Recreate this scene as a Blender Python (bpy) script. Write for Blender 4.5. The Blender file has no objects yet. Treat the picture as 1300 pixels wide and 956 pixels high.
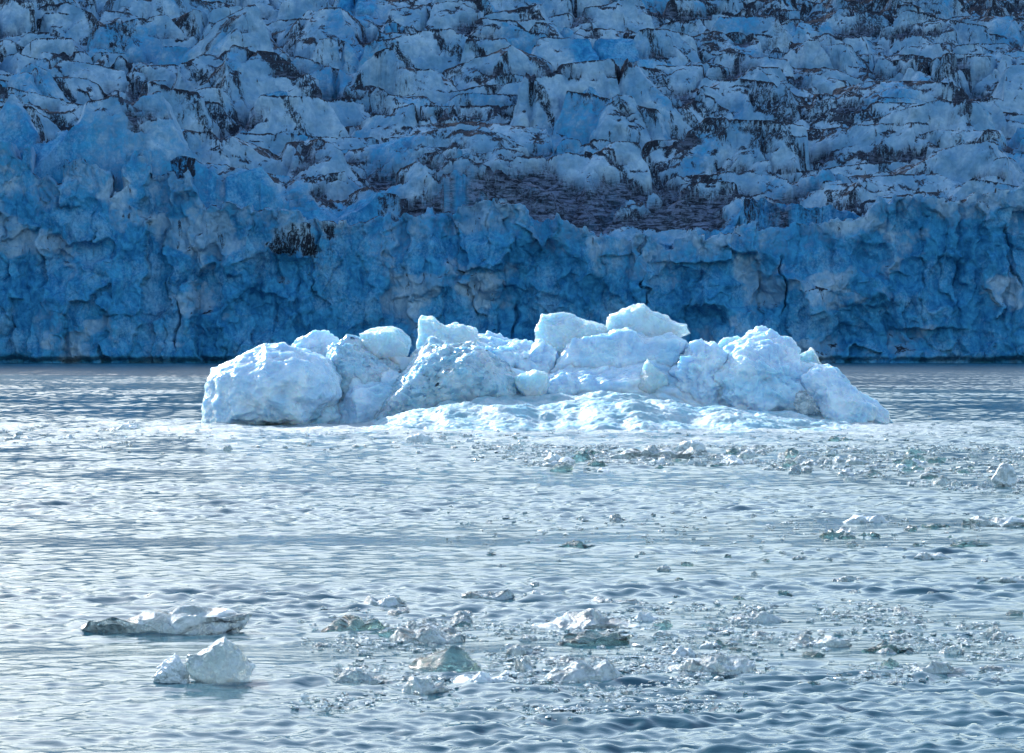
import bpy, math, random
import numpy as np
random.seed(7); rng = np.random.default_rng(11)
scn = bpy.context.scene; COL = scn.collection
F, CX, HY, CH = 3686.0, 650.0, 432.0, 4.0          # photo pixels: focal length, centre column, horizon row; eye height in metres
def px_x(px, Y): return (px-CX)/F*Y
def px_z(py, Y): return CH-(py-HY)/F*Y
def wY(py): return CH*F/(py-HY)

# ---------------------------------------------------------------- noise
PERM = rng.permutation(4096).astype(np.int32)
def _h(ix, iy, iz): return PERM[(PERM[(PERM[ix & 4095]+iy) & 4095]+iz) & 4095]
G3 = rng.normal(size=(4096,3)); G3 /= np.linalg.norm(G3,axis=1)[:,None]; G3 = G3.astype(np.float32)
GX,GY,GZ = (np.ascontiguousarray(G3[:,i]) for i in range(3))
_AN = rng.uniform(0,2*math.pi,4096); CA,SA = np.cos(_AN).astype(np.float32),np.sin(_AN).astype(np.float32)
def _f(t): return t*t*t*(t*(t*6-15)+10)
def perlin(x, y, z):
    """gradient noise; a plain number for z gives the cheaper 2D kind"""
    x,y=np.broadcast_arrays(np.asarray(x,np.float32),np.asarray(y,np.float32))
    fx=np.floor(x); fy=np.floor(y); xi=fx.astype(np.int32); yi=fy.astype(np.int32); xf=x-fx; yf=y-fy
    u,v=_f(xf),_f(yf); hx=(PERM[xi&4095],PERM[(xi+1)&4095])
    if np.ndim(z)==0:
        zi=int(math.floor(z*97.3))&4095; r=[]
        for b in (0,1):
            q=[]
            for a in (0,1):
                h=PERM[(hx[a]+yi+b+zi)&4095]; q.append(CA[h]*(xf-a)+SA[h]*(yf-b))
            r.append(q[0]+u*(q[1]-q[0]))
        return (r[0]+v*(r[1]-r[0]))*1.45
    z=np.broadcast_to(np.asarray(z,np.float32),x.shape); fz=np.floor(z); zi=fz.astype(np.int32); zf=z-fz; w=_f(zf)
    rr=[]
    hxy={(a,b):PERM[(hx[a]+yi+b)&4095] for a in (0,1) for b in (0,1)}
    for c in (0,1):
        r=[]
        for b in (0,1):
            q=[]
            for a in (0,1):
                h=PERM[(hxy[a,b]+zi+c)&4095]; q.append(GX[h]*(xf-a)+GY[h]*(yf-b)+GZ[h]*(zf-c))
            r.append(q[0]+u*(q[1]-q[0]))
        rr.append(r[0]+v*(r[1]-r[0]))
    return (rr[0]+w*(rr[1]-rr[0]))*1.6
def fbm(x,y,z,o=4,l=2.03,g=.5):
    s=0;a=1.; zc=np.ndim(z)==0
    for i in range(o):
        s=s+a*perlin(x+17.3*i,y-9.1*i,z+4.7*i); x=x*l;y=y*l;z=z if zc else z*l;a*=g
    return s
def ridged(x,y,z,o=4,l=2.1,g=.5):
    s=0;a=1.; zc=np.ndim(z)==0
    for i in range(o):
        s=s+a*(1-np.abs(perlin(x+11.3*i,y-5.1*i,z+3.7*i))*1.7); x=x*l;y=y*l;z=z if zc else z*l;a*=g
    return s
def sst(a,b,x):
    t=np.clip((x-a)/(b-a),0,1); return t*t*(3-2*t)
def cells(x,y,z,seed=0):
    """nearest-cell distance and a random value per cell (3D)"""
    xi=np.floor(x).astype(np.int64); yi=np.floor(y).astype(np.int64); zi=np.floor(z).astype(np.int64)
    d1=np.full(x.shape,9.,np.float32); d2=d1.copy(); v=np.zeros(x.shape,np.float32)
    for a in (-1,0,1):
        for b in (-1,0,1):
            for c in (-1,0,1):
                h=_h(xi+a+seed,yi+b,zi+c); g=G3[h]*.5
                d=np.sqrt((xi+a+.5+g[...,0]-x)**2+(yi+b+.5+g[...,1]-y)**2+(zi+c+.5+g[...,2]-z)**2).astype(np.float32)
                m=d<d1; d2=np.where(m,d1,np.minimum(d2,d)); v=np.where(m,h/4096.,v); d1=np.where(m,d,d1)
    return d1,d2,v

# ---------------------------------------------------------------- objects
def mesh_np(name, V, Fc, mat, parent=None, smooth=True, attrs=None):
    me=bpy.data.meshes.new(name); V=np.asarray(V,np.float32); Fc=np.asarray(Fc,np.int32)
    n=Fc.shape[1]
    me.vertices.add(len(V)); me.vertices.foreach_set('co',V.ravel())
    me.loops.add(Fc.size); me.loops.foreach_set('vertex_index',Fc.ravel())
    me.polygons.add(len(Fc)); me.polygons.foreach_set('loop_start',np.arange(0,Fc.size,n,dtype=np.int32))
    me.polygons.foreach_set('loop_total',np.full(len(Fc),n,np.int32))
    me.polygons.foreach_set('use_smooth',np.full(len(Fc),smooth))
    for k,a in (attrs or {}).items():
        at=me.attributes.new(k,'FLOAT','POINT'); at.data.foreach_set('value',np.asarray(a,np.float32).ravel())
    me.update(calc_edges=True)
    o=bpy.data.objects.new(name,me); COL.objects.link(o); me.materials.append(mat)
    if parent is not None: o.parent=parent
    return o
def grid_faces(nr,nc):
    i=np.arange(nr*nc).reshape(nr,nc)
    return np.stack([i[:-1,:-1],i[:-1,1:],i[1:,1:],i[1:,:-1]],-1).reshape(-1,4)
def tag(o,label=None,cat=None,group=None,kind=None):
    for k,v in (('label',label),('category',cat),('group',group),('kind',kind)):
        if v: o[k]=v
    return o
def empty(name,loc=(0,0,0)):
    o=bpy.data.objects.new(name,None); COL.objects.link(o); o.location=loc; o.empty_display_size=.5; return o

# ---------------------------------------------------------------- materials
class NT:
    def __init__(s,name):
        s.m=bpy.data.materials.new(name); s.m.use_nodes=True; s.t=s.m.node_tree; s.t.nodes.clear()
        s.out=s.n('ShaderNodeOutputMaterial')
    def n(s,t,**kw):
        nd=s.t.nodes.new(t)
        for k,v in kw.items(): setattr(nd,k,v)
        return nd
    def l(s,a,b): s.t.links.new(a,b)
    def set(s,nd,**kw):
        for k,v in kw.items():
            k=k.replace('_',' ')
            if hasattr(v,'links') or isinstance(v,bpy.types.NodeSocket): s.l(v,nd.inputs[k])
            else: nd.inputs[k].default_value=v
    def pos(s,sc=(1,1,1),obj=False):
        if obj: o=s.n('ShaderNodeTexCoord').outputs['Object']
        else: o=s.n('ShaderNodeNewGeometry').outputs['Position']
        mp=s.n('ShaderNodeMapping'); s.l(o,mp.inputs[0]); mp.inputs['Scale'].default_value=sc
        return mp.outputs[0]
    def noise(s,vec,scale,detail=5,rough=.55,dist=0,typ='FBM'):
        nd=s.n('ShaderNodeTexNoise'); s.l(vec,nd.inputs['Vector']); nd.noise_type=typ
        s.set(nd,Scale=scale,Detail=detail,Roughness=rough,Distortion=dist); return nd.outputs['Fac']
    def vor(s,vec,scale,feat='F1',out='Distance',rnd=1):
        nd=s.n('ShaderNodeTexVoronoi',feature=feat); s.l(vec,nd.inputs['Vector']); nd.inputs['Scale'].default_value=scale
        nd.inputs['Randomness'].default_value=rnd
        return nd.outputs[out]
    def ramp(s,v,a,b,lo=0,hi=1):
        nd=s.n('ShaderNodeMapRange',interpolation_type='SMOOTHSTEP'); s.l(v,nd.inputs[0])
        for i,k in enumerate((a,b,lo,hi)): nd.inputs[i+1].default_value=k
        return nd.outputs[0]
    def math(s,op,a,b=None,c=None):
        nd=s.n('ShaderNodeMath',operation=op)
        for i,k in enumerate((a,b,c)):
            if k is None: continue
            if isinstance(k,bpy.types.NodeSocket): s.l(k,nd.inputs[i])
            else: nd.inputs[i].default_value=k
        return nd.outputs[0]
    def mix(s,f,a,b):
        nd=s.n('ShaderNodeMix',data_type='RGBA')
        for i,k in ((0,f),(6,a),(7,b)):
            if isinstance(k,bpy.types.NodeSocket): s.l(k,nd.inputs[i])
            else: nd.inputs[i].default_value=k if i==0 else tuple(k)+(1,)
        return nd.outputs[2]
    def bump(s,h,dist,strength=1,normal=None):
        nd=s.n('ShaderNodeBump'); s.l(h,nd.inputs['Height']); nd.inputs['Distance'].default_value=dist; nd.inputs['Strength'].default_value=strength
        if normal: s.l(normal,nd.inputs['Normal'])
        return nd.outputs[0]
    def glint(s,vec,scale,k,normal,amount=None):
        """melt facets: every small cell of the surface leans its own way"""
        c=s.vor(vec,scale,'F1','Color')
        def vm(op,a,b):
            nd=s.n('ShaderNodeVectorMath',operation=op)
            for i,q in enumerate((a,b)):
                if isinstance(q,bpy.types.NodeSocket): s.l(q,nd.inputs[i])
                elif q is not None: nd.inputs[i].default_value=q
            return nd.outputs[0]
        o=vm('MULTIPLY',vm('SUBTRACT',c,(.5,.5,.5)),(k,k,k))
        if amount is not None:
            nd=s.n('ShaderNodeVectorMath',operation='SCALE'); s.l(o,nd.inputs[0]); s.l(amount,nd.inputs['Scale']); o=nd.outputs[0]
        return vm('NORMALIZE',vm('ADD',normal,o),None)
    def attr(s,name):
        return s.n('ShaderNodeAttribute',attribute_name=name).outputs['Fac']
    def bsdf(s,link=True,**kw):
        b=s.n('ShaderNodeBsdfPrincipled'); s.set(b,**kw)
        if link: s.l(b.outputs[0],s.out.inputs[0])
        return b

def mat_glacier():
    s=NT('glacier_ice'); P=s.pos()
    g=s.n('ShaderNodeNewGeometry'); sep=s.n('ShaderNodeSeparateXYZ'); s.l(g.outputs['Normal'],sep.inputs[0]); nz=sep.outputs[2]
    blue=s.attr('blue'); grit_shade=s.attr('grit_shade')
    n1=s.noise(P,.13,5,.6); n2=s.noise(P,.6,6,.65,.6); n3=s.noise(P,2.4,5,.7)
    pale=s.mix(s.ramp(n1,.35,.65),(.15,.34,.54),(.36,.56,.74))
    pale=s.mix(s.ramp(n2,.3,.7,0,.5),pale,(.08,.24,.46))
    deep=s.mix(s.ramp(n2,.3,.7),(.010,.15,.38),(.050,.33,.62))
    wh=s.ramp(s.math('ADD',s.math('MULTIPLY',n1,.6),s.math('MULTIPLY',n3,.4)),.48,.64)
    deep=s.mix(s.math('MULTIPLY',wh,.75),deep,(.19,.45,.70))
    bl=s.ramp(s.math('ADD',blue,s.math('MULTIPLY',s.math('SUBTRACT',n2,.5),.9)),.25,.75)
    c=s.mix(bl,pale,deep)
    mor=s.attr('mor'); lay=s.noise(s.pos((.35,.8,1.6)),1.1,7,.72,.8)
    stone=s.mix(s.ramp(lay,.42,.60),(.010,.018,.036),(.15,.22,.36))
    # rock dust lying on the upper faces and running down in streaks, plus crevasse shade painted into the gaps
    Ps=s.pos((1.0,.6,.16)); st=s.noise(Ps,.55,6,.68,.4)
    st2=s.noise(s.pos((1,1,.35)),1.3,5,.7,1.0)
    up=s.ramp(nz,.50,.92)
    d=s.math('MULTIPLY',up,s.ramp(s.noise(P,.22,6,.7,.5),.36,.58))
    a=s.math('ADD',s.math('MULTIPLY',grit_shade,1.0),s.math('MULTIPLY',d,.75))
    a=s.math('ADD',a,s.math('MULTIPLY',s.ramp(st,.54,.72),.50))
    a=s.math('MULTIPLY',a,s.ramp(st2,.30,.62,.25,1.25))
    a=s.math('MULTIPLY',a,s.ramp(s.noise(P,3.5,4,.7),.25,.6,.55,1.1))
    a=s.math('MULTIPLY',a,s.math('SUBTRACT',1.0,s.math('MULTIPLY',bl,.72)))
    a=s.ramp(a,.17,.52)
    rock=s.mix(s.ramp(n3,.3,.7),(.006,.012,.025),(.024,.038,.064))  # dust tone, also the painted dark of the gaps
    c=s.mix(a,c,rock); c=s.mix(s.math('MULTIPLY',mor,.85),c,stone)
    h=s.math('ADD',s.math('MULTIPLY',s.noise(s.pos((1,1,.45)),.9,8,.66,.5),1.0),s.math('MULTIPLY',s.vor(P,1.1,'F1'),-.25))
    b=s.bump(h,1.0,.8)
    s.bsdf(Base_Color=c,Roughness=.6,Normal=b,Specular_IOR_Level=.12)
    return s.m

def mat_berg(name,clear=0.,facet=0.,tint=(.40,.60,.79),sss=.22,fs=1.,white=(.64,.77,.87),bd=.28,rg=None):
    """bubbly berg ice: light scatters inside it; some of it clear"""
    s=NT(name); P=s.pos()
    n=s.noise(P,.8,6,.6,.4); n2=s.noise(P,4.,5,.65)
    c=s.mix(s.ramp(n,.35,.65),tint,white)
    c=s.mix(s.math('MULTIPLY',s.ramp(s.noise(P,.45,4,.5),.5,.68),.45),c,(.26,.56,.72))
    h=s.math('ADD',s.math('MULTIPLY',s.noise(P,2.2,8,.62,.5),.8),s.math('MULTIPLY',s.vor(P,3.2,'SMOOTH_F1'),-.35))
    b=s.bump(h,bd,.7)
    if facet>0:
        w=s.n('ShaderNodeVectorMath',operation='MULTIPLY_ADD'); nn=s.n('ShaderNodeTexNoise'); s.l(P,nn.inputs['Vector']); nn.inputs['Scale'].default_value=1.3
        s.l(nn.outputs['Color'],w.inputs[0]); w.inputs[1].default_value=(.8,.8,.8); s.l(P,w.inputs[2])
        mp=s.n('ShaderNodeMapping'); s.l(w.outputs[0],mp.inputs[0]); mp.inputs['Rotation'].default_value=(0,.7,0); mp.inputs['Scale'].default_value=(1,1,1.7)
        b=s.glint(mp.outputs[0],3.6*fs,1.5*facet,b,s.ramp(s.noise(P,.9,4,.6),.36,.56,.12,1))
    p=s.bsdf(Base_Color=c,Roughness=s.ramp(n2,.3,.7,*rg) if rg else (s.ramp(n2,.3,.7,.22,.32) if facet>1 else s.ramp(n2,.3,.7,.10,.26)) if facet or clear else s.ramp(n2,.3,.7,.3,.6),Normal=b,IOR=1.31,
           Subsurface_Weight=1.0,Subsurface_Scale=sss)
    p.inputs['Subsurface Radius'].default_value=(.45,.8,1.0)
    p.subsurface_method='RANDOM_WALK'
    p.inputs['Specular IOR Level'].default_value=1.0 if facet>1 else .6
    if clear>0:
        gl=s.bsdf(link=False,Base_Color=(.80,.93,.95,1),Roughness=.18,Normal=b,IOR=1.31,Transmission_Weight=1.0)
        mx=s.n('ShaderNodeMixShader'); s.l(s.math('MULTIPLY',s.ramp(n,.35,.65,.4,1.0),clear),mx.inputs[0])
        s.l(p.outputs[0],mx.inputs[1]); s.l(gl.outputs[0],mx.inputs[2]); s.l(mx.outputs[0],s.out.inputs[0])
    return s.m

def mat_clear(name,cloud,tint,dist=.05):
    """melting brash: clear with cloudy bubbles"""
    s=NT(name); P=s.pos((1,1,1),True)
    n=s.noise(P,2.2,5,.6,.5); h=s.math('ADD',s.noise(P,5.,6,.62,.5),s.math('MULTIPLY',s.vor(P,5,'F1'),-.5))
    b=s.glint(P,7.,.9,s.bump(h,dist*2.2,.8),s.ramp(s.noise(P,3.,3),.40,.60))
    g=s.bsdf(link=False,Base_Color=tint+(1,),Roughness=.08,Normal=b,IOR=1.31,Transmission_Weight=1.)
    d=s.bsdf(link=False,Base_Color=(.66,.76,.82,1),Roughness=.2,Normal=b,IOR=1.31,Specular_IOR_Level=.6)
    mx=s.n('ShaderNodeMixShader'); s.l(s.ramp(n,.62-cloud*.35,.80-cloud*.25,.02+cloud*.25,.25+cloud*.7),mx.inputs[0])
    s.l(g.outputs[0],mx.inputs[1]); s.l(d.outputs[0],mx.inputs[2]); s.l(mx.outputs[0],s.out.inputs[0])
    return s.m

def mat_water():
    s=NT('sea_water'); P=s.pos()
    foam=s.attr('foam')
    n=s.noise(P,2.2,7,.7,.8); n2=s.noise(s.pos((1,.5,1)),.7,5,.6)
    f=s.ramp(s.math('ADD',s.math('MULTIPLY',foam,1.0),s.math('ADD',s.math('MULTIPLY',s.math('SUBTRACT',n,.5),1.1),s.math('MULTIPLY',s.math('SUBTRACT',n2,.5),.7))),.42,.85)
    w=s.noise(s.pos((.8,1.3,1)),4.6,5,.6,.3)
    b=s.bump(w,.009,1.0)
    far=s.attr('far')
    b=s.bump(s.math('MULTIPLY',s.noise(s.pos((.7,1.3,1)),1.5,6,.62,.3),s.attr('out')),.22,1.0,b)
    rg=s.math('MULTIPLY_ADD',far,.22,.03)
    wa=s.bsdf(link=False,Base_Color=(.010,.066,.100,1),Roughness=rg,Normal=b,IOR=1.333)
    fb=s.bump(n,.25,1.0)
    fo=s.bsdf(link=False,Base_Color=(.36,.46,.52,1),Roughness=.5,Normal=fb,Specular_IOR_Level=.5)
    mx=s.n('ShaderNodeMixShader'); s.l(f,mx.inputs[0]); s.l(wa.outputs[0],mx.inputs[1]); s.l(fo.outputs[0],mx.inputs[2])
    s.l(mx.outputs[0],s.out.inputs[0]); return s.m

def mat_rock():
    s=NT('shade_ridge_rock'); P=s.pos()
    c=s.mix(s.ramp(s.noise(P,.02,8,.6),.4,.6),(.08,.08,.085),(.22,.21,.2))
    s.bsdf(Base_Color=c,Roughness=.9); return s.m

M_GL=mat_glacier(); M_WATER=mat_water(); M_ROCK=mat_rock()
M_BERG=mat_berg('white_berg_ice',facet=.32,fs=1.1,rg=(.12,.36),bd=.11,sss=.38); M_FACET=mat_berg('scalloped_berg_ice',clear=.25,facet=1.5,tint=(.36,.60,.76),sss=.35,bd=.16)
M_CLEARB=mat_berg('clear_berg_ice',clear=.35,tint=(.56,.78,.87),sss=.9,facet=.45,fs=.8,bd=.16,rg=(.08,.25))
M_WASH=mat_berg('wave_washed_ice',tint=(.24,.42,.50),facet=.3,fs=1.6,white=(.44,.55,.62),bd=.22,rg=(.4,.65))
M_GLASS=mat_clear('clear_dark_ice',.08,(.38,.64,.66)); M_CLOUD=mat_clear('cloudy_ice',.75,(.75,.90,.92)); M_MID=mat_clear('half_clear_ice',.62,(.74,.89,.93))
M_WHITE=mat_clear('white_brash_ice',1.1,(.85,.95,.96))

# ---------------------------------------------------------------- glacier
YG=508.
TOPX=[-140,-90,-83,-70,-57,-54,-40,-30,-15,-3,8,20,30,42,52,60,68,80,90,140]
TOPZ=[  36, 38, 36, 33, 36, 28, 27, 24, 26, 29,25,21.5,21,24,25,25,29,30,31, 33]
def ztop(x): return np.interp(x,TOPX,TOPZ)
def slope_base(x,Y):
    t=sst(0,60,Y-512)
    return (ztop(x)-1.)*(1-t)+26*t+.295*(Y-512)+2.6*perlin(x/55,Y/60,3.3)+1.2*perlin(x/24,Y/30,8.3)
def build_slope():
    xs=np.arange(-143,143.1,.28,dtype=np.float32); ys=np.arange(515,778,.24,dtype=np.float32)
    X,Y=np.meshgrid(xs,ys)
    wx=X+1.5*fbm(X/11,Y/11,1,3)+.22*fbm(X/1.8,Y/1.8,1,2); wy=Y+1.7*fbm(X/9,Y/9,7,3)+.22*fbm(X/1.6,Y/1.6,4,2)
    H=slope_base(X,Y)-9.+1.5*fbm(X/7,Y/7,2,3); T=np.full_like(H,.95)  # T starts high: debris on gap floors, painted darker for crevasse shade
    def block(cx,cy,lx,ly,a,b0,kf,kb,yaw,planes,r):
        R=max(lx,ly)*.95
        i0,i1=np.searchsorted(xs,[cx-R,cx+R]); j0,j1=np.searchsorted(ys,[cy-R,cy+R])
        if i1-i0<2 or j1-j0<2: return
        sx=wx[j0:j1,i0:i1]-cx; sy=wy[j0:j1,i0:i1]-cy
        c,s=math.cos(yaw),math.sin(yaw); u=c*sx+s*sy; v=-s*sx+c*sy
        zt=a+r.uniform(-.30,.30)*u+r.uniform(-.45,.05)*v; zt=np.minimum(zt,kb*(ly/2-v)); z=np.minimum(zt,kf*(v+ly/2))
        z=np.minimum(z,r.uniform(1.2,4)*(u+lx/2)); z=np.minimum(z,r.uniform(1.2,4)*(lx/2-u))
        for k in range(planes):
            an=r.uniform(0,6.28); q=math.cos(an)*u/lx+math.sin(an)*v/ly
            z=np.minimum(z,a*r.uniform(.95,1.35)-a*r.uniform(1.2,3.)*(q-.05))
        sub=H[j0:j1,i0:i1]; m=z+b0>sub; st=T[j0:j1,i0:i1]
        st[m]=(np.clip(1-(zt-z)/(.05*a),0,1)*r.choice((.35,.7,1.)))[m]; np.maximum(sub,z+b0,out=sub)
    R=random.Random(5)
    y=500.
    while y<850:
        far=(y-512)/250
        x=-145+R.uniform(0,10)
        while x<143:
            k=float(np.clip((x+10)/70,0,1)); small=(1-.42*far*(.35+.9*k))*R.choice((.7,1,1.25,1.75))
            lx=R.uniform(9,24)*small*(1+.25*k); ly=R.uniform(9,15)*small
            cx=x+lx/2; cy=y+R.uniform(-4.5,4.5)-.42*max(0,cx+15)+.25*min(0,cx+15)+5*math.sin(cx/23+y/31)
            if cy<508 or cy>778: x+=lx*.9; continue
            b=float(slope_base(np.array([cx]),np.array([cy]))[0])-8.5
            block(cx,cy,lx*1.2,ly*1.35,R.uniform(7.,14)*small**.8*(1-.28*k),b,R.uniform(1.1,3.),R.uniform(.6,1.6),R.gauss(-.30*k+.12*(1-k),.28),R.choice((1,2,3)),R)
            x+=lx*R.uniform(.72,1.05)
        y+=R.uniform(8.5,12.5)*(1-.4*far)
    for _ in range(1500):
        cx=R.uniform(-142,142); cy=R.uniform(517,774); f=R.random()**2.5
        if R.random()>.35+.65*max(0,min(1,(cx+20)/60))*(cy-512)/250+.3*(cy<570): continue
        lx=1.8+6*f; ly=1.6+4.5*f
        i=min(len(xs)-1,int((cx+143)/.28)); j=min(len(ys)-1,int((cy-515)/.24))
        block(cx,cy,lx,ly,R.uniform(.3,.6)*lx,float(H[j,i])-.25*lx,R.uniform(.9,2.6),R.uniform(.6,2),R.uniform(-.7,.7),2,R)
    for _ in range(210):                                        # crevasses cut down through the blocks
        cx=R.uniform(-140,140); cy=R.uniform(520,770); ln=R.uniform(4,16); yaw=R.gauss(-.4 if cx>0 else .1,.6)+(1.4 if R.random()<.35 else 0); wd=R.uniform(.35,.9); dp=R.uniform(4,10)
        i0,i1=np.searchsorted(xs,[cx-ln,cx+ln]); j0,j1=np.searchsorted(ys,[cy-ln,cy+ln])
        if i1-i0<3 or j1-j0<3: continue
        sx=wx[j0:j1,i0:i1]-cx; sy=wy[j0:j1,i0:i1]-cy; u=math.cos(yaw)*sx+math.sin(yaw)*sy; v=-math.sin(yaw)*sx+math.cos(yaw)*sy+.9*np.sin(u/3.1)
        H[j0:j1,i0:i1]-=dp*np.exp(-(v/wd)**2)*np.clip(1-(u/ln)**2,0,1)
    px=CX+X*F/Y; py=HY-(H-CH)*F/Y
    w=fbm(px/70,py/26,5.,5)
    sweep=sst(.86,1.12,ridged((X+.5*Y)/60+.4*fbm(X/30,Y/30,15.,3),(Y+.42*X)/13,19.,3,2.1,.45)-.25)   # long debris bands curving downhill
    mo=sst(.2,.75,np.exp(-(((px-705-1.5*(py-250))/225)**2+((py-252)/46)**2)**1.2)+.75*w)
    H-=mo*2.5
    H+=.20*fbm(X/3.2,Y/3.2,H/3.2,4)+mo*.8*fbm(X/5,Y/3.,3.,5)
    DX=.45*fbm(X/3.2+9,Y/3.2,H/3.2,3); DY=.7*fbm(X/3.8,Y/3.8+5,H/3.2,3)
    grit_shade=mo*.50+T*(.38+.55*sst(-.35,.35,fbm(X/13,Y/13,41.,4)))+sweep*(.42+.5*T)+.22*sst(.05,.6,fbm(X/26,Y/20,31,3))+.30*sst(.15,.9,(Y-600)/170)*np.clip((X-10)/60,0,1)  # surface debris, plus crevasse shade painted on gap floors through T
    blue=.20+.35*sst(.2,.6,fbm(X/22,Y/18,55,3))+.75*np.exp(-((Y-511+8*fbm(X/15,Y/15,71.,3))/9.)**2)*(1-mo)
    for bx,by,br in ((-33,650,9),(-46,600,6),(-22,560,8),(22,640,9),(45,575,7),(-40,690,9)): blue=blue+.6*np.exp(-(((X-bx)/br)**2+((Y-by)/(br*1.4))**2)**2)
    H[:3]=np.array([13,15,17])[:,None]; H[:,:2]=-3; H[:,-2:]=-3
    V=np.stack([X+DX,Y+DY,H],-1).reshape(-1,3)
    return V,grid_faces(*X.shape),dict(blue=blue,grit_shade=grit_shade,mor=mo)
def build_cliff():
    xs=np.arange(-146,146.1,.2,dtype=np.float32); ts=np.arange(-3,54,.18,dtype=np.float32)          # t runs up the face, then back over the top
    X,T=np.meshgrid(xs,ts)
    top=ztop(X)+1.6*fbm(X/5,0.,2,4)+(1.6+5.5*sst(-50,-56,X))*(cells(X/5.,np.full_like(X,.5),np.full_like(X,.5))[2]-.5)
    over=np.clip(T-top,0,99); Z=np.minimum(T,top)
    back=.09*np.clip(Z,0,99)*(1+.6*perlin(X/30,0.,9))
    Yb=YG+3.5*perlin(X/40,.3,0.)+5.0*perlin(X/17,.5,Z/60)
    Yv=Yb+back+over*1.0
    wx=X+1.6*fbm(X/6,Z/6,0.,3); wz=Z+1.6*fbm(X/6,Z/6,9,3)
    d=np.full(X.shape,-3.2)
    R=random.Random(9)
    for _ in range(900):                                        # fallen-away slabs: convex facets on the face
        f=R.random()**1.6; lx=2.6+11*f; lz=3.5+19*f; cx=R.uniform(-130,130); cz=R.uniform(-3,38); a=R.uniform(-2.4,1.7)
        r=max(lx,lz)
        i0,i1=np.searchsorted(xs,[cx-r,cx+r]); j0,j1=np.searchsorted(ts,[cz-r,cz+r])
        if i1-i0<2 or j1-j0<2: continue
        u=wx[j0:j1,i0:i1]-cx; w=wz[j0:j1,i0:i1]-cz
        z=a+R.uniform(-.3,.3)*u+R.uniform(-.16,.12)*w
        for k in range(5):
            an=R.uniform(0,6.28); q=math.cos(an)*u/(lx*.5)+math.sin(an)*w/(lz*.5)
            z=np.minimum(z,a+R.uniform(1.2,4)*(1-q))
        sub=d[j0:j1,i0:i1]; np.maximum(sub,z,out=sub)
    for _ in range(46):                                         # scooped hollows
        rx=R.uniform(2.5,8); rz=rx*R.uniform(.7,1.3); cx=R.uniform(-125,125); cz=R.uniform(0,26)
        q=((wx-cx)/rx)**2+((wz-cz)/rz)**2
        d-=np.clip(1-q,0,1)**.6*R.uniform(.8,2.4)
    for cx,cz,rx,rz,dd in ((29,6,7.5,11,4.),(47,7,5,9,3.),(-75,20,6,2.6,2.6),(-5,9,16,5,2.2),(60,5,9,6,2.2)):
        q=((wx-cx)/rx)**2+((wz-cz)/rz)**2; d-=np.clip(1-q,0,1)**.6*dd
    for _ in range(8):                                         # cracks
        cx=R.uniform(-120,120); z0=R.uniform(0,14); z1=z0+R.uniform(4,13); wd=R.uniform(.08,.28)
        lx=cx+1.1*perlin(Z/5,Z*0+cx,0.)+R.uniform(-.15,.15)*(Z-z0)
        d-=2.4*np.exp(-((X-lx)/wd)**2)*sst(z0,z0+2,Z)*(1-sst(z1-2,z1,Z))
    _,_,pv=cells(wx/5.5,Z/26+.3*perlin(X/9,Z/9,4.),np.full_like(X,.5),9)
    d+=(2.0+1.6*sst(-48,-58,X)+1.0*sst(30,60,X))*(pv-.5)+.9*fbm(X/2.4,Z/16,44.,3)
    d+=.4*fbm(X/4.5,Z/9,d/6,5)+.16*ridged(X/1.3,Z/2.2,d/2,3)-.16
    notch=1.0*(1-sst(.2,1.3,Z+.35*fbm(X/5,0.,0.,2)))
    d-=notch*2.0
    Y=Yv-d*(1-sst(0,8,over)); Z2=Z+.6*fbm(X/2.5,Yv/3,Z/2.5,3)*sst(1,4,Z)-.12*over*sst(0,6,over)
    X2=X+.7*fbm(X/3,Z/3,13,3)
    blue=np.full(X.shape,.88)-.5*sst(.1,.6,fbm(X/12,Z/9,3,4))-.25*sst(0,5,over)-.35*sst(9,0,top-Z+6*fbm(X/9,Z/9,77.,3))
    grit_shade=.08+.65*np.exp(-(((X+35)/12)**2+((Z-22-.1*X)/6)**2))+.25*(1-sst(.2,1.2,Z))
    return np.stack([X2,Y,Z2],-1).reshape(-1,3),grid_faces(*X.shape)[:,::-1],dict(blue=blue,grit_shade=grit_shade)
gl=empty('glacier',(0,508,0)); tag(gl,'blue crevassed glacier with a sheer ice cliff at the water and dirty seracs above','glacier',kind='structure')
def child(name,b,off=(0,508,0)):
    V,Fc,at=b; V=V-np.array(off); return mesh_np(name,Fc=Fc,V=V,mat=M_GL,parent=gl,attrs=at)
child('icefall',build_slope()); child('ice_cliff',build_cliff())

# ---------------------------------------------------------------- mountain ridge added out of view on the left to shade the glacier
def build_shade_ridge():
    u=np.linspace(0,1,160); v=np.linspace(-1,1,90); U,Vv=np.meshgrid(u,v)
    ax=-380-300*U; ay=950+1650*U                                 # ridge line
    x=ax-230*Vv-60; y=ay-60*Vv
    ht=(910+60*fbm(U*6,0.,0.,4))*sst(0,.06,U)
    z=ht*np.clip(1-np.abs(Vv),0,1)**.9+28*fbm(x/90,y/90,0.,5)-8
    return np.stack([x,y,z],-1).reshape(-1,3),grid_faces(*U.shape)
V,Fc=build_shade_ridge(); tag(mesh_np('unseen_shade_ridge',V,Fc,M_ROCK),kind='structure')

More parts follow.
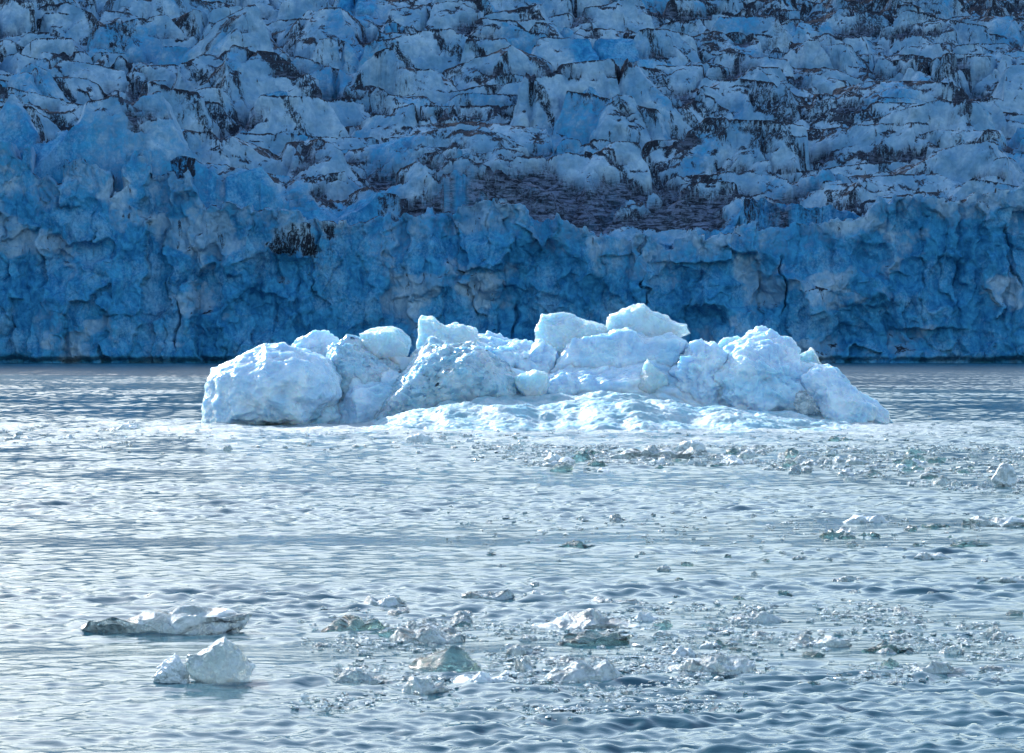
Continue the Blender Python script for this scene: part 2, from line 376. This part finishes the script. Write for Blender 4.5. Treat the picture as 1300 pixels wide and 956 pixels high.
# ---------------------------------------------------------------- water
def wave_field(X,Y,dy):
    r=np.random.default_rng(3); Z=np.zeros_like(X)
    for k in range(96):
        lam=.16*(14**(r.random()**1.5)); th=r.normal(math.pi/2+.22,.62); a=.0043*lam**.62*(.6+.8*r.random()); ph=r.uniform(0,6.28)
        g=(a*sst(2.,4.,lam/dy)*(1+2.4*sst(160,300,Y[:,:1])*(lam>.8))).astype(np.float32); m=g[:,0]>1e-5
        if m.any(): Z[m]+=g[m]*np.sin((X[m]*math.cos(th)+Y[m]*math.sin(th))*np.float32(2*math.pi/lam)+ph)
    return Z
def foam_mask(X,Y):
    px=CX+X*F/Y
    w=fbm(X/5,Y/9,3,4)
    edge=118+3*w*2
    m=sst(edge-3,edge+8,Y)*(1-sst(139,150,Y))
    m*=sst(-24,-15,X+3*w)*(1-sst(16,27,X+3*w))
    band=sst(101,112,Y+6*w)*(1-sst(142,156,Y+6*w))*(.50+.30*fbm(X/2.2,Y/7,7.,4))
    return np.clip(np.maximum(m*(.72+.5*w),band),0,1)
def water():
    # one graded sheet: fine in front of the boat, coarser towards the glacier and out to sea
    ys=[20.]
    while ys[-1]<516: ys.append(ys[-1]+.0014*ys[-1]+.015)
    ys=np.array(ys); N=900
    u=np.linspace(-1,1,N); X=np.outer(ys*.235+6,u); Y=np.repeat(ys[:,None],N,1)
    X=X.astype(np.float32); Y=Y.astype(np.float32); dy=(.0014*Y[:,:1]+.015)
    calm=.42+.75*sst(-.45,.45,fbm(X/22,Y/8,2.,4)); f=foam_mask(X,Y)
    for cy,cw,a,b in ((42,1.8,0,3.5),(58,2.,-60,-50),(37.5,.7,-60,-50),(63,3.,2,8)): calm*=1-.8*np.exp(-((Y-cy+1.*perlin(X/6,Y/6,9.))/cw)**2)*sst(a,b,X)
    Z=wave_field(X,Y,dy)*calm*(1-.3*f)+f*(.08*fbm(X/.9,Y/1.2,0.,3)+.14*fbm(X/3,Y/3,0.,3))
    Z=Z*(1-sst(505,514,Y))*(1-sst(.93,1,np.abs(u)))[None]; out=np.repeat(sst(.93,1,np.abs(u))[None],len(ys),0)
    far=sst(90,420,Y)
    e=np.geomspace(1,40,14)[1:]
    def pad(A,mode):
        if mode=='x': return np.concatenate([A[:,:1]*e[::-1][None],A,A[:,-1:]*e[None]],1)
        v=0 if mode==0 else None
        L=np.repeat(A[:,:1],13,1); Rr=np.repeat(A[:,-1:],13,1)
        if v==0: L=L*0; Rr=Rr*0
        return np.concatenate([L,A,Rr],1)
    X=pad(X,'x'); Y=pad(Y,1); Z=pad(Z,0); f=pad(f,0); far=pad(far,1); out=pad(out,1)
    def rows(yv,fr):
        x=np.linspace(-1,1,X.shape[1]); n=len(yv)
        k=X[-1] if fr else X[0]
        return np.repeat(k[None],n,0)*(np.array(yv)[:,None]/516*1. if fr else 1.),np.repeat(np.array(yv,float)[:,None],X.shape[1],1)
    Xa,Ya=rows([-3000,-400,-60,0,15],False); Xb,Yb=rows([560,700,1100,2500,7000],True)
    z=lambda A,v:np.full(A.shape,float(v))
    X=np.concatenate([Xa,X,Xb]); Y=np.concatenate([Ya,Y,Yb]); Z=np.concatenate([z(Xa,0),Z,z(Xb,0)])
    f=np.concatenate([z(Xa,0),f,z(Xb,0)]); far=np.concatenate([z(Xa,0),far,z(Xb,1)])
    out=np.concatenate([z(Xa,1),out,z(Xb,1)])
    return np.stack([X,Y,Z],-1).reshape(-1,3),grid_faces(*X.shape),dict(foam=f,far=far,out=out)
V,Fc,at=water(); tag(mesh_np('water',V,Fc,M_WATER,attrs=at),kind='structure')

# ---------------------------------------------------------------- ice bodies
_ico={}
def ico(n):
    if n in _ico: return _ico[n]
    t=(1+5**.5)/2
    v=np.array([(-1,t,0),(1,t,0),(-1,-t,0),(1,-t,0),(0,-1,t),(0,1,t),(0,-1,-t),(0,1,-t),(t,0,-1),(t,0,1),(-t,0,-1),(-t,0,1)],float)
    f=np.array([(0,11,5),(0,5,1),(0,1,7),(0,7,10),(0,10,11),(1,5,9),(5,11,4),(11,10,2),(10,7,6),(7,1,8),(3,9,4),(3,4,2),(3,2,6),(3,6,8),(3,8,9),(4,9,5),(2,4,11),(6,2,10),(8,6,7),(9,8,1)])
    v/=np.linalg.norm(v,axis=1)[:,None]
    for _ in range(n):
        e=np.sort(np.concatenate([f[:,[0,1]],f[:,[1,2]],f[:,[2,0]]]),1)
        ue,inv=np.unique(e,axis=0,return_inverse=True); inv=inv.ravel(); m=v[ue].sum(1); m/=np.linalg.norm(m,axis=1)[:,None]
        k=len(v); v=np.concatenate([v,m]); a,b,c=inv[:len(f)]+k,inv[len(f):2*len(f)]+k,inv[2*len(f):]+k
        f=np.concatenate([np.stack([f[:,0],a,c],1),np.stack([f[:,1],b,a],1),np.stack([f[:,2],c,b],1),np.stack([a,b,c],1)])
    _ico[n]=(v,f); return _ico[n]
def chunk_shape(outline,depth,level=6,cuts=10,seed=0,rough=.10,flat=.8,lump=0.,fac=0.):
    """solid ice body whose front elevation is `outline` ((x,z) metres) and whose thickness is 2*depth"""
    v,f=ico(level); P=np.array(outline,float); c=(P.max(0)+P.min(0))/2*.5+P.mean(0)*.5
    Q=P-c; th=np.arctan2(v[:,2],v[:,0]); bins=np.linspace(-math.pi,math.pi,721); rad=np.zeros(721)
    A,B=Q,np.roll(Q,-1,0)
    for i,t in enumerate(bins):
        dx,dz=math.cos(t),math.sin(t); E=B-A; den=dx*E[:,1]-dz*E[:,0]
        with np.errstate(all='ignore'):
            r=(A[:,0]*E[:,1]-A[:,1]*E[:,0])/den; s=(A[:,0]*dz-A[:,1]*dx)/den
        ok=(s>=-1e-6)&(s<=1+1e-6)&(r>0)&np.isfinite(r); rad[i]=r[ok].max() if ok.any() else 0
    rad=np.where(rad==0,np.median(rad),rad); R=np.interp(th,bins,rad)
    cc=np.sqrt(v[:,0]**2+v[:,2]**2)**flat; lat=np.abs(v[:,1])**flat*np.sign(v[:,1])
    x=R*np.cos(th)*cc; z=R*np.sin(th)*cc; y=depth*lat
    rs=np.random.default_rng(seed); S=max(R.max(),depth); p=np.stack([x,y,z],1); q=p/(S*.6)+seed*3.1
    p=p+S*rough*1.3*np.stack([fbm(q[:,0]+11,q[:,1],q[:,2],3)*.7,fbm(q[:,0],q[:,1]+23,q[:,2],3),fbm(q[:,0],q[:,1],q[:,2]+37,3)*.7],1)
    for k in range(cuts):                                      # split faces; they spare the front elevation
        n=rs.normal(size=3)*np.array([.55,1.2,.55]); n/=np.linalg.norm(n); d=p@n; lim=np.quantile(d,1)*rs.uniform(.62,.9)
        p-=np.outer(np.clip(d-lim,0,None)*.92,n)
    sc=S*.45; nrm=v/np.maximum(np.array([R.mean(),depth,R.mean()]),.01); nrm/=np.linalg.norm(nrm,axis=1)[:,None]
    o=seed*7.7
    dsp=rough*S*(.55*fbm(p[:,0]/sc+o,p[:,1]/sc,p[:,2]/sc,3)+.38*(ridged(p[:,0]/sc*1.7+o,p[:,1]/sc*1.7,p[:,2]/sc*1.7,4)-1.2)*.55)
    p+=nrm*dsp[:,None]
    if level>5:
        k=.30; p+=nrm*((.022+.03*min(lump,1))*fbm(p[:,0]/k,p[:,1]/k,p[:,2]/k,3)+.10*(ridged(p[:,0]/1.3+o,p[:,1]/1.1,p[:,2]/1.1,4)-1.2))[:,None]*min(1,S/2.5)
        if lump:
            a1,_,_=cells(p[:,0]/1.15+o,p[:,1]/1.15,p[:,2]/1.15,3); b1,_,_=cells(p[:,0]/.5+o,p[:,1]/.5,p[:,2]/.5,5)
            p+=nrm*(lump*(.55*(.55-a1)+.26*(.55-b1)))[:,None]
    d1,d2,cv=cells(p[:,0]/(sc*.55)+o,p[:,1]/(sc*.55),p[:,2]/(sc*.55))
    p+=nrm*((cv-.5)*rough*S*.28*sst(0,.22,d2-d1))[:,None]
    if fac:                                                    # melt scallops: small steps with lit edges
        qx=p[:,0]+.25*fbm(p[:,0]/.9,p[:,1]/.9,p[:,2]/.9,2); q=(qx*.8+p[:,2]*.6,p[:,1],(p[:,2]*.8-qx*.6))
        e1,e2,ev=cells(q[0]/.34+o,q[1]/.5,q[2]/.62,11)
        p+=nrm*(fac*((ev-.5)*sst(0,.10,e2-e1)-.8*e1*e1)*sst(-.35,.25,fbm(p[:,0]/2,p[:,1]/2,p[:,2]/2,2)))[:,None]
    p[:,0]+=c[0]; p[:,2]+=c[1]
    return p,f
BY=143.
def berg_part(name,parent,pts,Y,depth,mat,seed,level=6,cuts=8,rough=.10,flat=.8,lump=0.,fac=0.):
    ol=[(px_x(a,Y),px_z(b,Y)) for a,b in pts]
    p,f=chunk_shape(ol,depth,level,cuts,seed,rough,flat,lump,fac); p[:,1]+=Y
    p-=np.array(parent.location)
    return mesh_np(name,p,f,mat,parent)
berg=empty('iceberg',(0,BY,0)); tag(berg,'large white and pale blue iceberg with domes and clear pinnacles, floating before the glacier','iceberg')
L=[(266,552),(263,515),(269,480),(279,465),(311,451),(343,436),(367,438),(385,444),(417,455),(436,478),(436,500),(424,520),(400,548),(311,560)]
berg_part('rounded_dome',berg,L,141,4.2,M_BERG,31,7,2,.06,.8,.12)
berg_part('ice_knob',berg,[(360,470),(371,437),(385,428),(399,422),(417,422),(431,433),(440,455),(406,480)],144,2.0,M_BERG,2,6,5,.07,.8,.6)
berg_part('scalloped_slab',berg,[(405,470),(417,446),(438,428),(456,426),(490,441),(512,458),(500,490),(470,530),(420,555),(370,550),(420,500)],142.5,2.6,M_FACET,3,7,8,.08,.8,.25,.11)
berg_part('clear_block',berg,[(454,450),(457,418),(473,401),(488,403),(509,417),(521,428),(518,450),(502,480),(470,480)],143.2,1.5,M_CLEARB,4,7,14,.05,.75,.1,.05)
berg_part('clear_block',berg,[(519,460),(523,418),(536,403),(548,404),(558,411),(580,411),(603,419),(612,440),(600,480),(530,480)],145.5,1.8,M_CLEARB,5,7,14,.07,.8,.4)
berg_part('scalloped_dome',berg,[(462,545),(478,490),(505,460),(530,441),(551,436),(576,440),(601,436),(622,450),(645,463),(664,484),(668,510),(640,550),(551,560)],141.2,3.6,M_FACET,6,7,6,.07,.8,.25,.11)
berg_part('ice_knob',berg,[(650,500),(656,478),(668,473),(681,470),(696,474),(697,488),(690,505),(665,510)],139.5,.9,M_CLEARB,7,6,6,.08)
berg_part('ice_ridge',berg,[(590,500),(598,430),(612,426),(629,429),(647,435),(665,433),(686,440),(702,455),(715,510),(650,520)],146.5,2.2,M_BERG,8,6,8,.09,.8,.7)
berg_part('clear_pinnacle',berg,[(681,460),(681,412),(688,398),(702,399),(716,398),(740,408),(768,413),(790,441),(780,480),(720,500),(690,490)],145,1.9,M_CLEARB,9,7,14,.05,.75,.12,.07)
berg_part('clear_pinnacle',berg,[(768,450),(770,416),(775,398),(786,394),(800,387),(817,386),(830,397),(845,401),(858,408),(874,413),(876,424),(864,428),(866,440),(840,480),(790,480)],144.6,1.7,M_CLEARB,10,7,14,.05,.75,.12,.07)
berg_part('blue_hollow_mass',berg,[(670,530),(684,448),(705,430),(745,424),(786,420),(850,424),(884,436),(890,480),(870,530),(760,545)],144,3.0,M_BERG,11,7,8,.10,.8,.3)
berg_part('ice_knob',berg,[(806,500),(812,478),(822,457),(832,466),(846,478),(850,500),(830,510)],140.2,.9,M_CLEARB,12,6,8,.10)
berg_part('split_shoulder',berg,[(846,530),(850,470),(866,448),(874,430),(890,428),(906,428),(916,440),(930,442),(950,470),(950,535),(900,545)],141.8,2.4,M_BERG,13,7,12,.12,.8,1.1)
berg_part('rounded_shoulder',berg,[(905,540),(908,470),(924,446),(942,429),(963,422),(984,424),(1002,436),(1012,452),(1040,480),(1060,540),(980,560)],142,3.2,M_BERG,14,7,9,.11,.8,.8)
berg_part('ice_fin',berg,[(1005,480),(1012,455),(1022,449),(1030,441),(1037,452),(1046,468),(1052,490),(1030,500)],142.6,1.1,M_CLEARB,15,6,8,.09)
berg_part('ice_tail',berg,[(990,560),(1000,480),(1030,462),(1052,466),(1070,480),(1086,497),(1096,508),(1112,518),(1128,530),(1134,548),(1100,556)],141,3.0,M_BERG,16,7,8,.10,.8,.5)
berg_part('ice_core',berg,[(330,560),(390,480),(450,462),(560,458),(640,462),(700,470),(800,460),(900,458),(1000,468),(1060,500),(1090,560),(700,600)],143.8,4.6,M_BERG,18,7,6,.05,.8,1.0)
berg_part('ice_saddle',berg,[(395,575),(418,505),(450,474),(490,464),(530,482),(570,575),(480,600)],142.2,3.3,M_BERG,19,7,6,.08,.8,.3)
berg_part('jagged_crest',berg,[(600,500),(612,440),(636,444),(652,434),(670,446),(690,430),(706,452),(720,500),(660,530)],143.6,1.6,M_BERG,20,6,9,.12,.8,1.1)
berg_part('jagged_crest',berg,[(850,500),(862,440),(878,446),(892,424),(908,440),(926,436),(940,418),(950,440),(960,500),(900,530)],143.4,1.6,M_CLEARB,24,6,9,.12,.8,.9)
berg_part('ice_knob',berg,[(376,560),(384,520),(398,500),(416,494),(434,508),(442,540),(430,565),(400,572)],140.6,1.8,M_BERG,25,6,5,.09,.8,.7)
dk=berg_part('dark_ice_face',berg,[(1008,516),(1010,500),(1020,497),(1034,508),(1046,526),(1030,532),(1012,526)],138.3,.5,M_MID,17,6,8,.10)
def washed_foot():
    xs=np.arange(-13,19.01,.06); ys=np.arange(120,143.5,.09); X,Y=np.meshgrid(xs,ys)
    crest_px=[420,470,520,560,620,700,780,850,880,960,1020,1080,1130,1200]; crest_py=[545,534,512,501,495,490,487,494,500,514,521,532,543,552]
    px=CX+X*F/140.; top=np.maximum(px_z(np.interp(px,crest_px,crest_py),139.5),-.4)
    t=sst(0,1,(Y-124+2.5*fbm(X/4,0.,3,3))/14.)
    w=fbm(X/3,Y/3,6,3)
    Z=top*.80*t**1.3-.18+.22*w*(t+.15)+.16*fbm(X/2.6,Y/2.,w,5,2.03,.5)+.03*fbm(X/.45,Y/.6,5.,3)+.09*ridged(X/3.+.5*w,Y/1.5+.25*X,w,5,2.1,.6)-.12
    Z-=3*(1-sst(0,2,X+12.6))+3*(1-sst(0,3,18.6-X))+.5*(1-sst(0,3,Y-120))
    return np.stack([X,Y-BY,Z],-1).reshape(-1,3),grid_faces(*X.shape)
V,Fc=washed_foot(); mesh_np('washed_foot',V,Fc,M_WASH,berg)

# ---------------------------------------------------------------- drifting chunks
def rock_outline(w,h,rs,n=11,flatb=False):
    pts=[]
    for k in range(n):
        a=2*math.pi*(k+rs.uniform(-.3,.3))/n; r=rs.uniform(.82,1.12)
        pts.append((w/2*math.cos(a)*r,h*.5*math.sin(a)*r))
    return pts
def drift(name,label,cat,x0,x1,yt,yb,mat,seed,outline=None,group=None,peaky=0):
    Y=wY(yb)+.1; w=(x1-x0)/F*Y; dep=min(w*.30,1.6); Yc=Y+dep*.6
    hz=max(px_z(yt,Yc)*.60,.05); rs=random.Random(seed)
    if outline: ol=[(px_x(a,Yc)-px_x((x0+x1)/2,Yc),px_z(b,Yc)*(.95 if (x1-x0)<1.8*(yb-yt) or seed<23 else .66)) for a,b in outline]
    else:
        n=9; ol=[]
        for k in range(n+1):
            t=k/n; ex=(1-abs(2*t-1)**(3 if not peaky else 1.4)); ol.append(((t-.5)*w,hz*(ex*rs.uniform(.35,1.15))-.03))
        ol+= [(w*.42,-hz*.8),(0,-hz*1.1),(-w*.42,-hz*.8)]
    p,f=chunk_shape(ol,dep,6,12,seed,.12,.7)
    p[:,1]*=1
    o=mesh_np(name,p,f,mat); o.location=(px_x((x0+x1)/2,Yc),Yc,0)
    tag(o,label,cat,group); return o
K='ice chunk'
drift('ice_chunk','pale glassy pointed lump of ice at the bottom left, the largest near piece',K,236,322,810,868,M_CLOUD,21,[(236,872),(240,834),(264,819),(288,809),(304,824),(320,846),(322,872),(280,890)])
drift('ice_chunk','small glittering lump touching the left side of the pointed bottom left lump',K,195,240,830,868,M_WHITE,22,[(195,868),(198,846),(207,836),(221,829),(236,846),(240,870),(218,880)])
drift('ice_slab','long low clear slab with diagonal bright ridges, left foreground','ice slab',92,342,769,806,M_MID,23,[(90,800),(120,784),(160,778),(182,770),(240,771),(300,772),(341,774),(340,806),(200,812),(100,808)])
drift('ice_chunk','dark green humped glass-clear ice in the centre foreground',K,500,614,811,854,M_GLASS,24,[(500,856),(520,835),(545,820),(575,811),(592,816),(606,835),(614,856),(560,870)])
drift('ice_chunk','dark clear ice lump with glints, left of centre above the green hump',K,408,498,770,802,M_GLASS,25)
drift('ice_chunk','pale grey rounded ice lump left of centre, farther than the dark clear one',K,442,530,744,770,M_CLOUD,26)
drift('ice_chunk','pale bubbly ice lump just behind the dark green hump',K,478,602,782,818,M_MID,27)
drift('ice_chunk','short dark ice crest at the right end of the bubbly lump',K,566,602,776,796,M_GLASS,28)
drift('ice_slab','thin grey ice slab with a dark left tip, centre right middle ground','ice slab',578,662,742,760,M_MID,29)
drift('ice_slab','thin arched ice slab directly right of the one with a dark tip','ice slab',655,726,741,758,M_CLOUD,30)
drift('ice_slab','flat ice slab edged with dark beads, third in the thin row','ice slab',724,828,750,767,M_MID,31)
drift('ice_chunk','wide frosty ice mass right of centre in the foreground',K,668,824,764,800,M_CLOUD,32)
drift('ice_chunk','dark teal ice lump at the front foot of the wide frosty mass',K,690,818,796,820,M_GLASS,33)
drift('ice_chunk','pale ice cluster cut by the bottom centre right, with bright beads',K,684,812,822,868,M_CLOUD,34)
drift('ice_chunk','white beaded ice lump at the very front, left of the pale cluster',K,560,650,842,872,M_WHITE,35)
drift('ice_chunk','grey ice lump in front of the dark green hump on its left side',K,500,580,846,880,M_CLOUD,36)
drift('ice_chunk','low white-tipped ice lump bottom centre, left of the green hump',K,420,492,836,866,M_MID,37)
drift('ice_chunk','broad rough ice mass in the right foreground',K,846,985,810,856,M_MID,38)
drift('ice_chunk','ice lump with a bright upright white tip, right foreground',K,1020,1085,790,822,M_CLOUD,39)
drift('ice_chunk','low dark ice lump right of the bright tipped lump',K,1086,1168,806,830,M_GLASS,40)
drift('ice_chunk','small glassy lump with one white bead, near the right edge foreground',K,1186,1232,806,832,M_MID,41)
drift('ice_chunk','grey ice lump low in the right foreground, second row from the front',K,1150,1230,826,856,M_CLOUD,42)
drift('ice_slab','flat dull green ice slab in the dark blue water patch','ice slab',908,1008,770,790,M_MID,43)
drift('ice_slab','thin clear ice slab in the dark patch, nearest the right edge','ice slab',1058,1118,772,784,M_MID,44)
drift('ice_slab','long pale ice slab reaching the right edge of the picture','ice slab',1200,1330,640,668,M_CLOUD,45)
drift('ice_chunk','white frothy ice lump left of the long pale slab',K,1066,1136,645,664,M_WHITE,46)
drift('ice_chunk','dark green ice lump under the left end of the long pale slab',K,1166,1212,655,670,M_GLASS,47)
drift('ice_chunk','dark ice lump with a bright white right end, right middle ground',K,1034,1082,665,682,M_GLASS,48)
drift('ice_chunk','bright white ice knob beside the dark lump, right middle ground',K,1070,1088,663,680,M_WHITE,50)
drift('ice_chunk','dull green ice lump right of the bright white knob',K,1086,1120,668,682,M_GLASS,51)
drift('ice_chunk','sparkling dark ice lump below the long pale slab',K,1198,1262,678,694,M_GLASS,52)
drift('ice_slab','short grey ice slab with a white right tip, right middle ground','ice slab',1146,1212,696,710,M_CLOUD,53)
drift('ice_slab','narrow pale ice slab running out at the right edge, below the sparkling lump','ice slab',1234,1325,726,740,M_CLOUD,54)
drift('ice_slab','thin beaded ice slab alone in mid water, right of centre','ice slab',1050,1110,726,738,M_MID,55)
drift('ice_chunk','dark green ice lump floating alone in the middle distance, right of centre',K,704,760,682,694,M_GLASS,56)
drift('ice_block','upright square white ice block standing near the right edge','ice block',1261,1291,585,618,M_WHITE,57,[(1255,618),(1264,600),(1268,587),(1290,585),(1290,604),(1291,622),(1275,626)])
drift('ice_block','pale cubic ice block sitting on the slab in front of the iceberg','ice block',856,896,552,574,M_WHITE,58,[(856,578),(858,560),(866,552),(894,552),(896,578)])
drift('ice_slab','long whitish slab below the middle of the iceberg','ice slab',766,896,558,582,M_CLOUD,59)
drift('ice_chunk','small clear dome shaped ice lump below the whitish slab',K,822,848,574,590,M_WHITE,60)
drift('ice_chunk','small bright ice lump at the right end of the whitish slab',K,870,894,574,590,M_WHITE,61)
drift('ice_chunk','glassy ice lump right of the whitish slab, in the broken ice band',K,924,948,577,590,M_WHITE,62)
drift('ice_chunk','small rounded hump of dark slush below the right half of the iceberg',K,1048,1092,549,560,M_GLASS,63)
drift('ice_chunk','clear arched ice lump drifting left of the iceberg',K,118,186,528,548,M_CLOUD,64,[(118,548),(140,540),(165,530),(180,528),(186,546),(150,552)])
drift('ice_chunk','white slush dome in front of the left dome of the iceberg',K,510,552,540,560,M_WHITE,65)

# small brash: protos of three sizes, copied one by one
mats=[M_GLASS,M_CLOUD,M_MID,M_WHITE]; protos=[]
R=random.Random(77)
def proto(i):
    rs=random.Random(300+i); w=1.; h=rs.uniform(.22,.5)
    ol=[((k/8-.5)*w,h*((1-abs(2*k/8-1)**2)*rs.uniform(.5,1.1))-.02) for k in range(9)]+[(.4,-.2),(0,-.28),(-.4,-.2)]
    return chunk_shape(ol,rs.uniform(.25,.45),4,12,300+i,.09,.7)
shapes=[proto(i) for i in range(14)]
meshes={}
def brash(px,py,wpx,mi,label,group):
    Y=wY(py); w=wpx/F*Y; i=R.randrange(14); key=(i,mi)
    if key not in meshes:
        o=mesh_np('brash_ice',*shapes[i],mats[mi]); meshes[key]=o.data
    else:
        o=bpy.data.objects.new('brash_ice',meshes[key]); COL.objects.link(o)
    o.location=(px_x(px,Y),Y,R.uniform(-.03,.0)); o.rotation_euler=(0,0,R.uniform(0,6.28)); s=w; o.scale=(s,s,s*R.uniform(.6,1.2))
    tag(o,label,'ice piece',group)
for _ in range(130):
    x=R.uniform(690,1310); t=R.random()
    y=572+ t*28+ max(0,(x-980)/320)*R.uniform(0,38)
    brash(x,y,R.uniform(9,34),R.choices((0,1,2,3),(3,2,4,2))[0],'small broken ice piece in the long drifting band below and right of the iceberg','broken ice in the band below the iceberg')
for _ in range(70):
    x=R.uniform(400,1310); y=R.uniform(775,872)
    brash(x,y,R.uniform(14,44),R.choices((0,1,2,3),(3,3,4,1))[0],'small glassy ice piece among the bigger lumps of the near foreground','small foreground ice pieces')
for _ in range(42):
    x=R.choice((R.uniform(560,1300),R.uniform(880,1300))); y=R.uniform(655,770)
    brash(x,y,R.uniform(8,26),R.choices((0,1,2,3),(4,1,4,1))[0],'small ice piece scattered on the open water right of centre','small ice pieces in the middle water')
for _ in range(34):
    x=R.uniform(0,700); y=R.uniform(545,578)
    brash(x,y,R.uniform(7,20),R.choices((0,1,2,3),(2,2,3,3))[0],'small ice piece in the foam left of and under the iceberg','small ice pieces in the foam')

def slush():
    v0,f0=ico(1); r=np.random.default_rng(4); Vs=[];Fs=[];n=0
    def put(px,py,wpx,flat=.35):
        nonlocal n
        Y=wY(py); w=wpx/F*Y*.5; v=v0*(1+.35*r.normal(size=(len(v0),1)))*np.array([w*r.uniform(.7,1.4),w*r.uniform(.6,1.2),w*flat*r.uniform(.5,1.5)])
        a=r.uniform(0,6.28); c,s_=math.cos(a),math.sin(a); v=v@np.array([[c,s_,0],[-s_,c,0],[0,0,1]])+np.array([px_x(px,Y),Y,r.uniform(-.3,.35)*w*flat+.015])
        Vs.append(v); Fs.append(f0+n); n+=len(v)
    cl=[(r.uniform(380,1320),r.uniform(765,905),r.uniform(20,80)) for _ in range(46)]+[(640,800,60),(760,785,70),(760,845,70),(910,835,80),(540,800,50),(450,785,40),(1100,860,60)]
    for x,y,w in cl:
        for _ in range(int(w*.95)): put(x+r.normal()*w*.6,np.clip(y+r.normal()*6,745,930),r.uniform(3,11))
    for _ in range(2300):
        x=r.uniform(600,1320); y=566+r.random()**1.3*(26+max(0,(x-950)/350)*42)
        if perlin(np.array([x/60.]),np.array([y/9.]),3.)[0]>-.12: put(x,y,r.uniform(3,10))
    for _ in range(700): put(r.uniform(-20,1320),r.normal(556,9),r.uniform(2,7),.3)
    for _ in range(260): put(r.uniform(560,1320),r.normal(672,16),r.uniform(3,8),.3)
    return np.concatenate(Vs),np.concatenate(Fs)
V,Fc=slush(); tag(mesh_np('brash_slush',V,Fc,M_MID,smooth=False),'fine splintered ice and slush spread in bands over the water','slush',kind='stuff')

# ---------------------------------------------------------------- sky, sun, camera
EL,AZ=math.radians(29),math.radians(-37)                       # sun ahead and to the left of the view
w=bpy.data.worlds.new('World'); scn.world=w; w.use_nodes=True; nt=w.node_tree; bg=nt.nodes['Background']
sky=nt.nodes.new('ShaderNodeTexSky'); sky.sky_type='NISHITA'; sky.sun_disc=False; sky.sun_elevation=EL; sky.sun_rotation=AZ
sky.air_density=1.3; sky.dust_density=1.4; sky.ozone_density=1.3
nt.links.new(sky.outputs[0],bg.inputs[0]); bg.inputs[1].default_value=.15
ld=bpy.data.lights.new('sun','SUN'); ld.energy=4.2; ld.angle=math.radians(.53); ld.color=(1,.97,.93)
so=bpy.data.objects.new('sun',ld); COL.objects.link(so)
from mathutils import Vector
d=Vector((math.sin(AZ)*math.cos(EL),math.cos(AZ)*math.cos(EL),math.sin(EL)))
so.rotation_euler=d.to_track_quat('Z','Y').to_euler(); so.location=(-100,100,150)
cd=bpy.data.cameras.new('camera'); cam=bpy.data.objects.new('camera',cd); COL.objects.link(cam); scn.camera=cam
cd.sensor_width=36; cd.lens=18/(650/F); cd.clip_start=.5; cd.clip_end=12000
cam.location=(0,0,CH); cam.rotation_euler=(math.radians(90)-math.atan(46/F),0,0)
scn.view_settings.view_transform='Standard'; scn.view_settings.look='None'; scn.view_settings.gamma=1; scn.view_settings.exposure=1.0
scn.view_settings.use_curve_mapping=False
